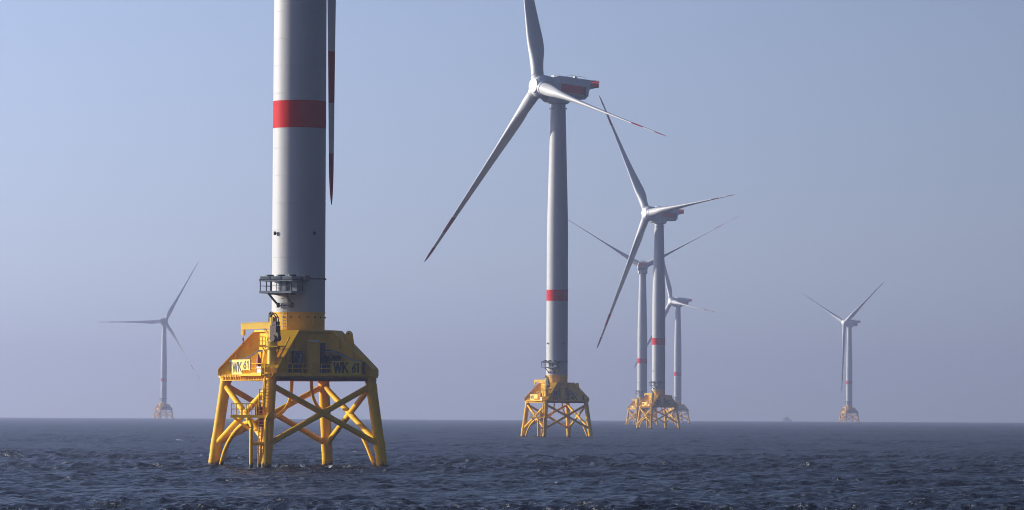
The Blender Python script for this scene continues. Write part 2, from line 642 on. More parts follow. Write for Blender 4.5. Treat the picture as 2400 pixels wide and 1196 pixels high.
def build_jacket(root):
    for i in range(4):
        mb = MB()
        mb.tube(leg_pt(i, -7), leg_pt(i, 10.3), 0.62, 0.60, 28)
        mb.tube(leg_pt(i, 9.9), leg_pt(i, 10.25), 0.67, 0.67, 28)
        mb.tube(leg_pt(i, 2.2), leg_pt(i, 3.6), 0.645, 0.645, 28)
        mb.tube(leg_pt(i, 8.9), leg_pt(i, 9.6), 0.63, 0.63, 28)
        mb.build('leg', M['leg'], root)
    for i in range(4):
        j = (i + 1) % 4
        for a, b in ((i, j), (j, i)):
            p, q = leg_pt(a, 9.5), leg_pt(b, 2.9)
            mb = MB()
            mb.tube(p, q, 0.325, n=20)
            d = (q - p).normalized()
            mb.tube(p.lerp(q, .5) - d * .9, p.lerp(q, .5) + d * .9, 0.345, n=20)
            mb.build('brace', M['leg'], root)
    # curved cable pipes
    f = lambda u: (u, -(9.3 + u))
    pipes = [
        ([(-3.4, -5.9, 5.4), (-4.9, -4.4, 5.1), (-6.4, -2.9, 4.2), (-7.7, -1.6, 2.9), (-8.6, -.75, 1.4), (-9.1, -.3, -.4), (-9.3, -.2, -4)], .24),
        ([(.75, -4.0, 10.3), (.72, -4.1, 8.9), (.6, -4.5, 7.6), (.35, -5.9, 6.5), (.05, -8.7, 5.7)], .19),
        ([(.4, 3.3, 10.3), (.4, 3.5, 8.9), (.38, 4.3, 7.9), (.3, 5.9, 7.1), (.1, 8.7, 6.3)], .19),
        ([(6.2, 3.0, 4.4), (7.1, 2.3, 3.3), (8.1, 1.5, 1.7), (8.75, 1.1, 0), (8.95, 1.0, -4)], .2),
    ]
    for p, r in pipes:
        MB().path(p, r, 12).build('cable_pipe', M['leg'], root)


def build_deck(root):
    e = 8.95
    mb = MB()
    mb.slab([(e, -.6), (e, .6), (.6, e), (-.6, e), (-e, .6), (-e, -.6), (-.6, -e), (.6, -e)], 10.42, 10.55)
    # edge beams with their stiffener ribs and a bottom flange
    for k in range(4):
        T = Matrix.Rotation(k * math.pi / 2, 4, 'Z')
        a, b = T @ Vector((.55, -e + .15, 0)), T @ Vector((e - .15, -.55, 0))
        d = (b - a).normalized()
        nrm = Vector((d.y, -d.x, 0))
        mb.bar(a + Vector((0, 0, 10.33)), b + Vector((0, 0, 10.33)), .06, .50)
        mb.bar(a + nrm * .02 + Vector((0, 0, 10.02)), b + nrm * .02 + Vector((0, 0, 10.02)), .40, .08)
        mb.bar(a + nrm * .1 + Vector((0, 0, 10.60)), b + nrm * .1 + Vector((0, 0, 10.60)), .30, .06)
        n = 17
        for q in range(1, n):
            p = a.lerp(b, q / n) + nrm * .12
            mb.bar(p + Vector((0, 0, 10.07)), p + Vector((0, 0, 10.56)), .07, .2, up=nrm)
        # floor beams under the deck
        for q in (.25, .5, .75):
            p = a.lerp(b, q)
            mb.bar(p + Vector((0, 0, 10.2)), p * .35 + Vector((0, 0, 10.2)), .16, .42)
    deck = mb.build('deck', M['yellow'], root)

    # walkway outside the two front faces
    s2 = 1 / math.sqrt(2)
    g = MB()
    nl, tl = Vector((-s2, -s2, 0)), Vector((-s2, s2, 0))
    nr_, tr = Vector((s2, -s2, 0)), Vector((s2, s2, 0))
    cl, cr = nl * 6.45, nr_ * 6.45

    def strip(c, t, n, u0, u1, w, z0, z1, mb):
        ps = [c + t * u0, c + t * u1, c + t * u1 + n * w, c + t * u0 + n * w]
        mb.slab([(p.x, p.y) for p in ps], z0, z1)
    strip(cl, tl, nl, -6.4, -.5, .95, 10.63, 10.70, g)
    strip(cr, tr, nr_, -6.4, 4.7, .75, 10.634, 10.704, g)
    walk = g.build('walkway', M['grating'], root)
    mb = MB()
    for (c, t, n, u0, u1, w) in ((cl, tl, nl, -6.4, -.5, .95), (cr, tr, nr_, -6.4, 4.7, .75)):
        a, b = c + t * u0 + n * (w + .03), c + t * u1 + n * (w + .03)
        mb.bar(a + Vector((0, 0, 10.6)), b + Vector((0, 0, 10.6)), .06, .26)
        k = 9
        for q in range(k + 1):
            p = a.lerp(b, q / k)
            mb.bar(p + Vector((0, 0, 10.55)), p - n * (w) + Vector((0, 0, 10.2)), .07, .10)
    mb.build('walkway_edge', M['yellow'], walk)
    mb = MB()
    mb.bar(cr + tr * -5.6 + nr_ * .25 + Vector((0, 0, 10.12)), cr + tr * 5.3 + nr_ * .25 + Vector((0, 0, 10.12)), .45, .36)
    mb.build('edge_shade_bar', M['brown'], root)  # dark brown bar added as the shade under the front right deck edge
    mb = MB()
    mb.bar(cr + tr * 4.75 + nr_ * .6 + Vector((0, 0, 10.7)), cr + tr * 4.75 + nr_ * .6 + Vector((0, 0, 12.1)), .3, .25)
    mb.bar(cr + tr * 4.72 + nr_ * .74 + Vector((0, 0, 11.3)), cr + tr * 4.72 + nr_ * .74 + Vector((0, 0, 12.0)), .09, .05)
    mb.build('ladder_box', M['dark'], root)  # plain dark box standing for the ladder piece by the right leg
    z = Vector((0, 0, 10.7))
    pts = [cl + tl * -3.5 + nl * .9 + z, cl + tl * -6.3 + nl * .9 + z]
    mb = railing(pts)
    railing([cr + tr * -6.3 + nr_ * .7 + z, cr + tr * .66 + nr_ * .7 + z], mb=mb)
    mb.build('railing', M['yellow'], walk)
    z = Vector((0, 0, 10.63))
    mb = MB()
    for k in (1, 2):
        T = Matrix.Rotation(k * math.pi / 2, 4, 'Z')
        railing([T @ Vector((.9, -e + .3, 10.63)), T @ Vector((e - .3, -.9, 10.63))], mb=mb)
    mb.build('railing', M['yellow'], deck)
    return cl, tl, nl, cr, tr, nr_


def build_transition(root):
    s2 = 1 / math.sqrt(2)
    mb = MB()
    a, h, zt, zb = 4.57, 1.7, 15.6, 10.56
    # centre body with recessed corner walls
    c = 0.42
    oct_in = []
    for k in range(4):
        T = Matrix.Rotation(k * math.pi / 2, 4, 'Z')
        d = Vector((s2, -s2, 0)) * c
        oct_in += [T @ Vector((h, -a, 0)) - T @ d, T @ Vector((a, -h, 0)) - T @ d]
    mb.slab([(p.x, p.y) for p in oct_in], zb, zt - .22)
    oct_out = []
    for k in range(4):
        T = Matrix.Rotation(k * math.pi / 2, 4, 'Z')
        oct_out += [T @ Vector((h + .1, -a, 0)), T @ Vector((a, -h - .1, 0))]
    mb.slab([(p.x, p.y) for p in oct_out], zt - .2, zt)
    for k in range(4):
        T = Matrix.Rotation(k * math.pi / 2, 4, 'Z')
        r1, z1, w1 = 9.15, 11.35, .85
        # box arm: top inner, top outer, end, bottom
        P = [(2.2, h + .12, zt - .1), (a, h - .06, zt - .12), (r1 - .06, w1 - .06, z1 - .12), (r1 - .06, w1 - .06, zb + .01), (2.2, h + .12, zb + .01)]
        A = [T @ Vector((x, -w, z)) for x, w, z in P]
        B = [T @ Vector((x, w, z)) for x, w, z in P]
        n = 5
        mb.add(A + B, [tuple(range(n)), tuple(reversed(range(n, 2 * n)))] + [(i, i + n, (i + 1) % n + n, (i + 1) % n) for i in range(n)])
        # sloping top plate with a lip, end plate, leg cap
        Q = [(a - .02, h + .10, zt), (r1, w1 + .10, z1), (r1, w1 + .10, z1 - .14), (a - .02, h + .10, zt - .14)]
        A = [T @ Vector((x, -w, z)) for x, w, z in Q]
        B = [T @ Vector((x, w, z)) for x, w, z in Q]
        n = 4
        mb.add(A + B, [tuple(range(n)), tuple(reversed(range(n, 2 * n)))] + [(i, i + n, (i + 1) % n + n, (i + 1) % n) for i in range(n)])
        mb.bar(T @ Vector((r1 - .01, 0, zb)), T @ Vector((r1 - .01, 0, z1 - .14)), 2 * w1 + .1, .12, up=T @ Vector((1, 0, 0)))
        x, y = LEG_DIR[(k + 1) % 4]
        mb.tube((x * 8.55, y * 8.55, 10.26), (x * 8.50, y * 8.50, 10.75), .86, .86, 28)
        # stiffeners on the arm sides
        for sx in (5.4, 7.0):
            w = h + (w1 - h) * (sx - a) / (r1 - a)
            zz = zt + (z1 - zt) * (sx - a) / (r1 - a)
            for sg in (-1, 1):
                mb.bar(T @ Vector((sx, sg * (w - .0), zz - 1.3)), T @ Vector((sx, sg * (w - .0), zz - .16)), .05, .16, up=T @ Vector((0, 1, 0)))
    tp = mb.build('transition_piece', M['yellow'], root)
    # hinged eyes for lifting, on the right and rear arms
    for k in (1, 2):
        T = Matrix.Rotation((k - 1) * math.pi / 2, 4, 'Z') @ Matrix.Translation((6.25, -.1, 14.0))
        m2 = MB()
        prof = [(-1.15, .9), (.52, -.72), (.18, 1.28), (.02, 1.5), (-.2, 1.58), (-.42, 1.5), (-.56, 1.25)]
        m2.prism(prof, .22, T)
        m2.tube(T @ Vector((-.2, -.16, 1.25)), T @ Vector((-.2, .16, 1.25)), .27, n=20)
        m2.build('lifting_lug', M['yellow'], tp)
        m2 = MB()
        m2.tube(T @ Vector((-.2, -.17, 1.25)), T @ Vector((-.2, .17, 1.25)), .13, n=16)
        m2.build('lug_hole', M['dark'], tp)
    # collar under the tower
    m2 = MB()
    m2.lathe([(2.95, 15.6), (2.95, 17.62)], 64)
    m2.lathe([(2.95, 17.5), (3.03, 17.5), (3.03, 17.62), (2.9, 17.62)], 64)
    for k in range(3):
        th = R(205 + k * 60)
        m2.box((2.97 * math.cos(th), 2.97 * math.sin(th), 16.6), (.06, .08, 1.9), th)
    m2.build('collar', M['yellow'], tp)
    for k in range(20):
        th = R(k * 18 + 4)
        d = Vector((math.cos(th), math.sin(th), 0))
        m2 = MB()
        m2.tube(d * 2.93 + Vector((0, 0, 17.05)), d * 3.07 + Vector((0, 0, 17.05)), .085, n=8)
        m2.build('collar_bolt', M['dark'], tp)

    # door in the front right recess
    nr_, t = Vector((s2, -s2, 0)), Vector((s2, s2, 0))
    rot = R(45)
    dist = (a + h) * s2 - c

    def at(u, d, z):
        p = nr_ * (dist + d) + t * u
        return (p.x, p.y, z)
    m2 = MB()
    m2.box(at(-.29, .28, 12.42), (1.46, .5, 3.6), rot)
    m2.box(at(-.29, .55, 13.15), (1.30, .05, 1.95), rot)
    m2.box(at(-.29, .55, 11.35), (1.30, .05, 1.45), rot)
    for u in (-1.05, .47):
        m2.box(at(u, .34, 12.42), (.07, .62, 3.7), rot)
    dr = m2.build('door', M['yellow'], tp)
    m2 = MB()
    m2.box(at(-.29, .62, 14.36), (1.2, .16, .17), rot)
    m2.build('door_lamp', M['lamp'], tp)
    m2 = MB()
    m2.box(at(.86, .35, 12.4), (.5, .6, 3.6), rot)
    m2.build('tall_dark_box', M['dark'], tp)  # narrow dark box, door high, just right of the door
    # dark boxes on the deck either side of the door
    m2 = MB()
    m2.box(at(-2.45, 1.0, 11.95), (1.05, .7, 2.6), rot)
    m2.box(at(-2.45, 1.37, 12.5), (.9, .04, 1.1), rot)
    m2.box(at(-3.5, 1.0, 11.2), (.9, .7, 1.2), rot)
    m2.build('dark_box', M['dark'], root)
    m2 = MB()
    m2.box(at(1.95, .85, 11.72), (1.6, .75, 2.2), rot)
    m2.box(at(3.3, .75, 11.45), (1.0, .7, 1.6), rot)
    m2.build('dark_box', M['dark'], root)
    for pos, dim in ((at(-2.2, 1.42, 12.75), (.22, .05, .2)), (at(-2.32, 1.42, 12.25), (.1, .05, .38)), (at(1.5, 1.28, 12.6), (.14, .05, .14))):
        MB().box(pos, dim, rot).build('gauge_panel', M['lamp'], root)
    # cable trays along the arm sides
    for pts in ([(2.9, -2.25, 13.15), (5.05, -2.05, 13.15), (6.9, -1.75, 12.3), (8.0, -1.6, 12.1)],
                [(-2.9, -2.25, 13.2), (-4.0, -2.15, 13.2), (-4.9, -2.05, 12.6), (-6.6, -1.8, 12.15), (-7.5, -1.6, 12.1)]):
        m2 = MB()
        for p, q in zip(pts[:-1], pts[1:]):
            m2.bar(p, q, .30, .05)
            m2.bar((p[0], p[1] - .15, p[2] + .06), (q[0], q[1] - .15, q[2] + .06), .03, .16)
        for p in pts:
            m2.bar((p[0], p[1] + .1, p[2]), (p[0], p[1] + .1, p[2] - 1.1), .06, .06)
        m2.build('cable_tray', M['steel'], root)
        m2 = MB()
        m2.path([(p[0], p[1] - .08, p[2] + .1) for p in pts], .07, 8)
        m2.path([(p[0], p[1] + .05, p[2] + .1) for p in pts], .06, 8)
        m2.build('cable_bundle', M['black'], root)


def build_signs(root, frames, text):
    cl, tl, nl, cr, tr, nr_ = frames
    for c, t, n, off, u0, u1, u2, z0, z1, zb2, flip in (
            (cl, tl, nl, 1.0, 1.35, -1.45, -3.5, 10.65, 12.28, 11.15, True),
            (cr, tr, nr_, .82, .72, 2.86, 4.3, 10.62, 12.16, 10.62, False)):
        # local frame of the sheet: x to the reader's right, z up, y into the sheet
        right = -t if flip else t
        base = c + n * off
        s0, s1, s2_ = (-u0, -u1, -u2) if flip else (u0, u1, u2)
        Tm = Matrix(((right.x, 0, -n.x, base.x), (right.y, 0, -n.y, base.y), (0, 1, 0, 0), (0, 0, 0, 1)))
        # columns: text x -> right, text y -> up, text z -> towards the reader
        Tm = Matrix(((right.x, 0, n.x, base.x), (right.y, 0, n.y, base.y), (0, 1, 0, 0), (0, 0, 0, 1)))
        mb = MB()

        def sheet(a, b, za, zb):
            mb.box(None, (b - a, zb - za, .05), mat=Tm @ Matrix.Translation(((a + b) / 2, (za + zb) / 2, 0)))
            for q in (a + .25, b - .25):
                mb.box(None, (.07, zb - za + .1, .07), mat=Tm @ Matrix.Translation((q, (za + zb) / 2 - .1, -.07)))
        sheet(s0, s1 - .03, z0, z1)
        sheet(s1 + .03, s2_, zb2, z1)
        sg = mb.build('name_sign', M['sign'], root)
        w = s1 - s0
        letters('WK', 1.06 if flip else 1.12, w - .38, .20, M['letter'], sg, Tm @ Matrix.Translation((s0 + .2, z0 + .27, .04)))
        if text:
            letters(text, .82 if flip else 1.05, s2_ - s1 - .55, .18, M['letter'], sg,
                    Tm @ Matrix.Translation((s1 + .3, zb2 + (.14 if flip else .28), .04)))


def build_crane(root):
    mb = MB()
    o = Vector((0, -8.35, 0))
    mb.tube(o + Vector((0, 0, 10.6)), o + Vector((0, 0, 13.55)), .52, .5, 24)
    mb.tube(o + Vector((0, 0, 13.4)), o + Vector((0, 0, 13.62)), .8, .8, 24)
    mb.tube(o + Vector((0, 0, 13.78)), o + Vector((0, 0, 14.25)), .62, .6, 24)
    im = Vector((-.93, .364, 0))             # the boom points out to the left
    sd_ = Vector((-.364, -.93, 0))
    az = math.atan2(im.y, im.x)
    # slew column: two cheek plates
    for s_ in (-.28, .28):
        p = o + sd_ * s_ + im * .05
        mb.bar(p + Vector((0, 0, 14.2)), p + Vector((0, 0, 16.9)), .42, .08, up=sd_)
    crane = mb.build('crane', M['yellow_clean'], root)
    mb = MB()
    a, b = o + Vector((0, 0, 16.05)) + im * .1, o + Vector((0, 0, 15.95)) + im * 4.3
    mb.bar(a, b, .42, .62)
    mb.bar(a + Vector((0, 0, .34)), b + Vector((0, 0, .34)), .5, .06)
    mb.bar(a + Vector((0, 0, -.34)), b + Vector((0, 0, -.34)), .5, .06)
    mb.bar(b + Vector((0, 0, .3)), b + Vector((0, 0, -1.0)), .34, .4, up=im)
    mb.bar(o + im * .15 + Vector((0, 0, 14.5)), o + im * 1.15 + Vector((0, 0, 15.7)), .18, .22)
    mb.bar(o + im * .2 + Vector((0, 0, 14.2)), o + im * .2 + Vector((0, 0, 16.4)), .3, .34, up=im)
    mb.build('boom', M['yellow_clean'], crane)
    mb = MB()
    p = b + Vector((0, 0, -1.0))
    mb.tube(p, p + Vector((0, 0, -.35)), .03, n=6)
    mb.tube(p + Vector((0, 0, -.3)), p + Vector((0, 0, -.65)), .1, .07, 10)
    mb.path([p + Vector((0, 0, -.62)), p + im * -.13 + Vector((0, 0, -.8)), p + Vector((0, 0, -.95)), p + im * .13 + Vector((0, 0, -.82))], .045, 8)
    mb.build('hook', M['darkred'], crane)
    mb = MB()
    mb.box(o - im * .45 + Vector((0, 0, 15.15)), (.85, .75, 1.7), az)
    mb.box(o - im * .5 + Vector((0, 0, 16.25)), (.7, .6, .35), az)
    mb.tube(o - im * .55 + sd_ * -.5 + Vector((0, 0, 14.6)), o - im * .55 + sd_ * .62 + Vector((0, 0, 14.6)), .36, n=18)
    mb.tube(o - im * .95 + sd_ * .1 + Vector((0, 0, 14.9)), o - im * .95 + sd_ * .5 + Vector((0, 0, 14.9)), .38, n=18)
    mb.build('winch', M['brown'], crane)
    mb = MB()
    for s_, h in ((.3, 17.35), (.12, 17.1), (-.15, 17.25)):
        q = o + sd_ * s_
        mb.path([q + im * .25 + Vector((0, 0, 16.4)), q + im * .15 + Vector((0, 0, h)), q - im * .35 + Vector((0, 0, h + .05)),
                 q - im * .75 + Vector((0, 0, 16.7)), q - im * .8 + Vector((0, 0, 15.6))], .06, 8)
    mb.build('hose', M['black'], crane)
    mb = MB()
    q = o + im * .35 + Vector((0, 0, 16.75))
    mb.bar(o + im * .2 + Vector((0, 0, 16.4)), q + Vector((0, 0, .35)), .08, .08)
    mb.box(q + Vector((0, 0, .45)), (.28, .3, .42), az)
    mb.build('floodlight', M['grey'], crane)
    mb = MB()
    mb.slab([(-1.35, -8.9), (.95, -9.25), (1.15, -7.6), (-1.2, -7.35)], 13.62, 13.76)
    for s_ in (-1, 1):
        mb.bar(o + Vector((s_ * .45, 0, 12.6)), o + Vector((s_ * 1.0, -.3, 13.6)), .1, .12)
    sp = mb.build('crane_platform', M['yellow'], root)
    railing([(-1.3, -8.85, 13.76), (-1.15, -7.4, 13.76)], 1.0, step=.8).build('railing', M['yellow'], sp)
    # jib strut resting beside the crane
    mb = MB()
    mb.tube((.55, -8.0, 12.15), (1.75, -7.5, 14.75), .10, .075, 10)
    mb.tube((.35, -8.1, 12.1), (.75, -7.95, 12.2), .22, n=14)
    mb.tube((.5, -8.0, 10.7), (.5, -8.0, 12.2), .09, n=10)
    mb.build('davit', M['yellow_clean'], root)
    # gear on the walkway
    mb = MB()
    mb.box((-1.75, -7.85, 11.55), (.42, .38, 1.7), R(45))
    mb.tube((-1.75, -7.85, 12.4), (-1.75, -7.85, 12.9), .18, .05, 10)
    mb.build('rescue_locker', M['darkred'], root)
    mb = MB()
    mb.box((-1.35, -8.3, 11.42), (1.2, .5, .12), R(-45))
    mb.box((-1.35, -8.3, 11.05), (1.05, .42, .62), R(-45))
    mb.build('storage_chest', [M['lamp']], root)


def build_landing(root):
    # fenders stand outside the front leg, a ladder between them climbs to the deck
    for x, top, yb in ((-1.4, 5.2, -10.9), (.34, 6.0, -10.9)):
        mb = MB()
        mb.path([(x, yb, -4), (x, yb, 0), (x, yb, top - 1.0), (x, yb + .1, top - .35), (x - (.5 if x < 0 else -.05), yb + .75, top + .25), (x - (.9 if x < 0 else 0), yb + 1.6, top + .45)], .22, 14)
        mb.build('boat_fender', M['leg'], root)
    for z in (-.6, 3.05):
        mb = MB()
        mb.tube((-1.4, -10.75, z), (.34, -10.75, z), .16, n=12)
        mb.tube((.34, -10.75, z), leg_pt(0, z), .2, n=12)
        mb.tube((-1.2, -10.75, z + .02), leg_pt(0, z), .2, n=12)
        mb.build('fender_strut', M['leg'], root)
    MB().tube((.3, -10.6, 5.75), leg_pt(0, 5.7), .3, n=14).build('fender_strut', M['leg'], root)
    mb = MB()
    ladder(mb, (-.48, -10.45, -1.5), (-.48, -10.15, 9.0), .62, (1, 0, 0), .38, .055)
    mb.build('ladder', M['yellow'], root)
    mb = MB()
    ladder(mb, (.1, -10.12, 5.9), (-.05, -9.65, 11.7), .55, (1, .1, 0), .33, .05)
    for z in np.arange(7.6, 11.2, .75):
        y = -10.1 + .08 * (z - 5.9)
        mb.path([(-.3, y, z), (-.45, y - .45, z), (.05, y - .75, z), (.5, y - .45, z), (.37, y, z)], .03, 6, 3)
    mb.build('caged_ladder', M['yellow'], root)
    # ladder pipe on the lit side of the front leg
    mb = MB()
    mb.path([(-.62, -8.95, 10.2), (-.62, -9.35, 7.5), (-.6, -9.75, 4.5), (-.6, -10.2, 1.5), (-.6, -10.5, -3)], .16, 12)
    mb.build('riser_pipe', M['leg'], root)
    mb = MB()
    poly = [(-4.1, -10.2), (.75, -10.45), (.75, -8.9), (-4.1, -8.65)]
    mb.slab(poly, 5.98, 6.06)
    for p, q in zip(poly, poly[1:] + poly[:1]):
        mb.bar((*p, 6.0), (*q, 6.0), .1, .3)
    mb.bar((-4.0, -9.5, 5.9), (-2.9, -7.6, 4.6), .2, .2)
    rp = mb.build('rest_platform', M['yellow'], root)
    mb = MB()
    railing([(-4.05, -8.7, 6.06), (-4.05, -10.15, 6.06), (-1.0, -10.33, 6.06)], 1.35, .05, .62, mb)
    railing([(-4.05, -8.7, 6.06), (-1.0, -8.85, 6.06)], 1.35, .05, .75, mb)
    mb.build('railing', M['yellow'], rp)
    mb = MB()
    mb.box((-1.0, -9.4, 6.6), (.8, .7, 1.0))
    mb.box((-.5, -9.9, 5.35), (.9, .5, .9))
    mb.build('hose_reel', M['darkred'], root)


def build_tower(root):
    mb = MB()
    prof = [(2.975, 17.62), (2.965, 30), (2.93, 55), (2.86, 61), (2.66, 69), (2.45, 77), (2.26, 84.5), (2.03, 93.4)]
    mb.smooth_lathe(prof, 96)
    zs = [17.62 + 3.05 * k for k in range(1, 25) if not 37.8 < 17.62 + 3.05 * k < 41.5]
    for z in zs:
        r = np.interp(z, [p[1] for p in prof], [p[0] for p in prof])
        mb.lathe([(r - .01, z - .07), (r + .013, z - .03), (r + .013, z + .03), (r - .01, z + .07)], 96)
    tw = mb.build('tower', M['white'], root)
    m2 = MB()
    m2.smooth_lathe([(2.967, 38.15), (2.962, 41.2)], 96)
    m2.build('red_band', M['red'], tw)
    for z, k, r in ((26.4, 4, 2.97), (91.4, 6, 2.09)):
        for q in range(k):
            m2 = MB()
            th = R(q * 360 / k + (-37 if k == 4 else 12))
            d = Vector((math.cos(th), math.sin(th), 0))
            m2.tube(d * (r - .05) + Vector((0, 0, z)), d * (r + .28) + Vector((0, 0, z)), .06, n=8)
            m2.tube(d * (r + .22) + Vector((0, 0, z - .22)), d * (r + .22) + Vector((0, 0, z + .18)), .14, n=10)
            m2.build('marker_lamp', M['black'], tw)
    # service platform with coolers, on the left front of the shaft
    Tp = Matrix.Rotation(R(-8), 4, 'Z')           # local: out = -y
    P = lambda x, y, z: Tp @ Vector((x, y, z))

    def bx(mb, x0, x1, y0, y1, z0, z1):
        mb.box(None, (x1 - x0, y1 - y0, z1 - z0), mat=Tp @ Matrix.Translation(((x0 + x1) / 2, (y0 + y1) / 2, (z0 + z1) / 2)))
    mb = MB()
    bx(mb, -2.0, 2.0, -5.4, -2.2, 19.72, 19.84)
    for (a, b) in (((-2, -5.4), (2, -5.4)), ((2, -5.4), (2, -2.4)), ((-2, -5.4), (-2, -2.4))):
        mb.bar(P(*a, 19.76), P(*b, 19.76), .1, .26)
    bx(mb, -2.1, 2.1, -5.45, -2.4, 20.98, 21.08)
    pf = mb.build('service_platform', M['grey'], root)
    mb = MB()
    for x in (-1.95, -.65, .65, 1.95):
        for y in (-5.35,) if abs(x) < 1 else (-5.35, -3.9, -2.7):
            mb.bar(P(x, y, 19.8), P(x, y, 21.0), .09, .09)
    for y in (-5.35,):
        mb.bar(P(-1.95, y, 20.45), P(1.95, y, 20.45), .05, .05)
    for x in (-1.95, 1.95):
        mb.bar(P(x, -5.35, 20.45), P(x, -2.7, 20.45), .05, .05)
    mb.build('railing', M['dark'], pf)
    for k in range(3):
        x = -1.4 + 1.4 * k
        mb = MB()
        bx(mb, x - .62, x + .62, -5.3, -3.0, 21.10, 21.52)
        for q in range(4):
            bx(mb, x - .5, x + .5, -5.34, -5.2, 21.16 + q * .09, 21.2 + q * .09)
        cb = mb.build('cooler', M['grey'], pf)
        mb = MB()
        bx(mb, x - .7, x + .7, -5.36, -2.9, 21.08, 21.2)
        mb.tube(P(x, -4.2, 21.52), P(x, -4.2, 21.72), .48, n=20)
        mb.build('cooler_fan', M['dark'], pf)
    mb = MB()
    bx(mb, .95, 1.8, -3.8, -3.0, 19.84, 20.95)
    bx(mb, -.6, .3, -3.6, -3.0, 19.84, 20.9)
    mb.build('pump_cabinet', M['steel'], pf)
    mb = MB()
    bx(mb, 1.95, 2.6, -3.3, -2.2, 21.0, 21.65)
    mb.build('junction_box', M['dark'], pf)
    mb = MB()
    for x in (-1.15, 1.0):
        mb.bar(P(x, -4.9, 19.6), P(x * .8, -2.95, 18.3), .17, .17)
        mb.bar(P(x * .8, -3.02, 18.1), P(x * .8, -3.02, 18.65), .35, .16)
        mb.bar(P(x, -5.0, 19.62), P(x, -2.6, 19.62), .14, .22)
    mb.bar(P(-.9, -3.05, 18.3), P(.85, -3.05, 18.3), .1, .14)
    mb.build('platform_strut', M['dark'], pf)
    mb = MB()
    ladder(mb, P(.05, -3.2, 15.7), P(.05, -3.3, 19.8), .55, P(1, 0, 0), .3, .035)
    for z in np.arange(17.6, 19.5, .5):
        mb.path([P(-.3, -3.25, z), P(-.42, -3.7, z), P(.05, -4.0, z), P(.5, -3.7, z), P(.35, -3.25, z)], .025, 6, 3)
    mb.build('caged_ladder', M['steel'], root)
    # cable clipped round the shaft
    mb = MB()
    ring = [Tp @ Vector((3.02 * math.cos(R(t)), 3.02 * math.sin(R(t)), 21.35)) for t in range(-62, 130, 8)]
    mb.path(ring, .06, 8, 2)
    for t in range(-40, 130, 24):
        d = Tp @ Vector((math.cos(R(t)), math.sin(R(t)), 0))
        mb.box(d * 3.03 + Vector((0, 0, 21.35)), (.16, .16, .2), math.atan2(d.y, d.x))
    mb.build('cable_ring', M['black'], root)


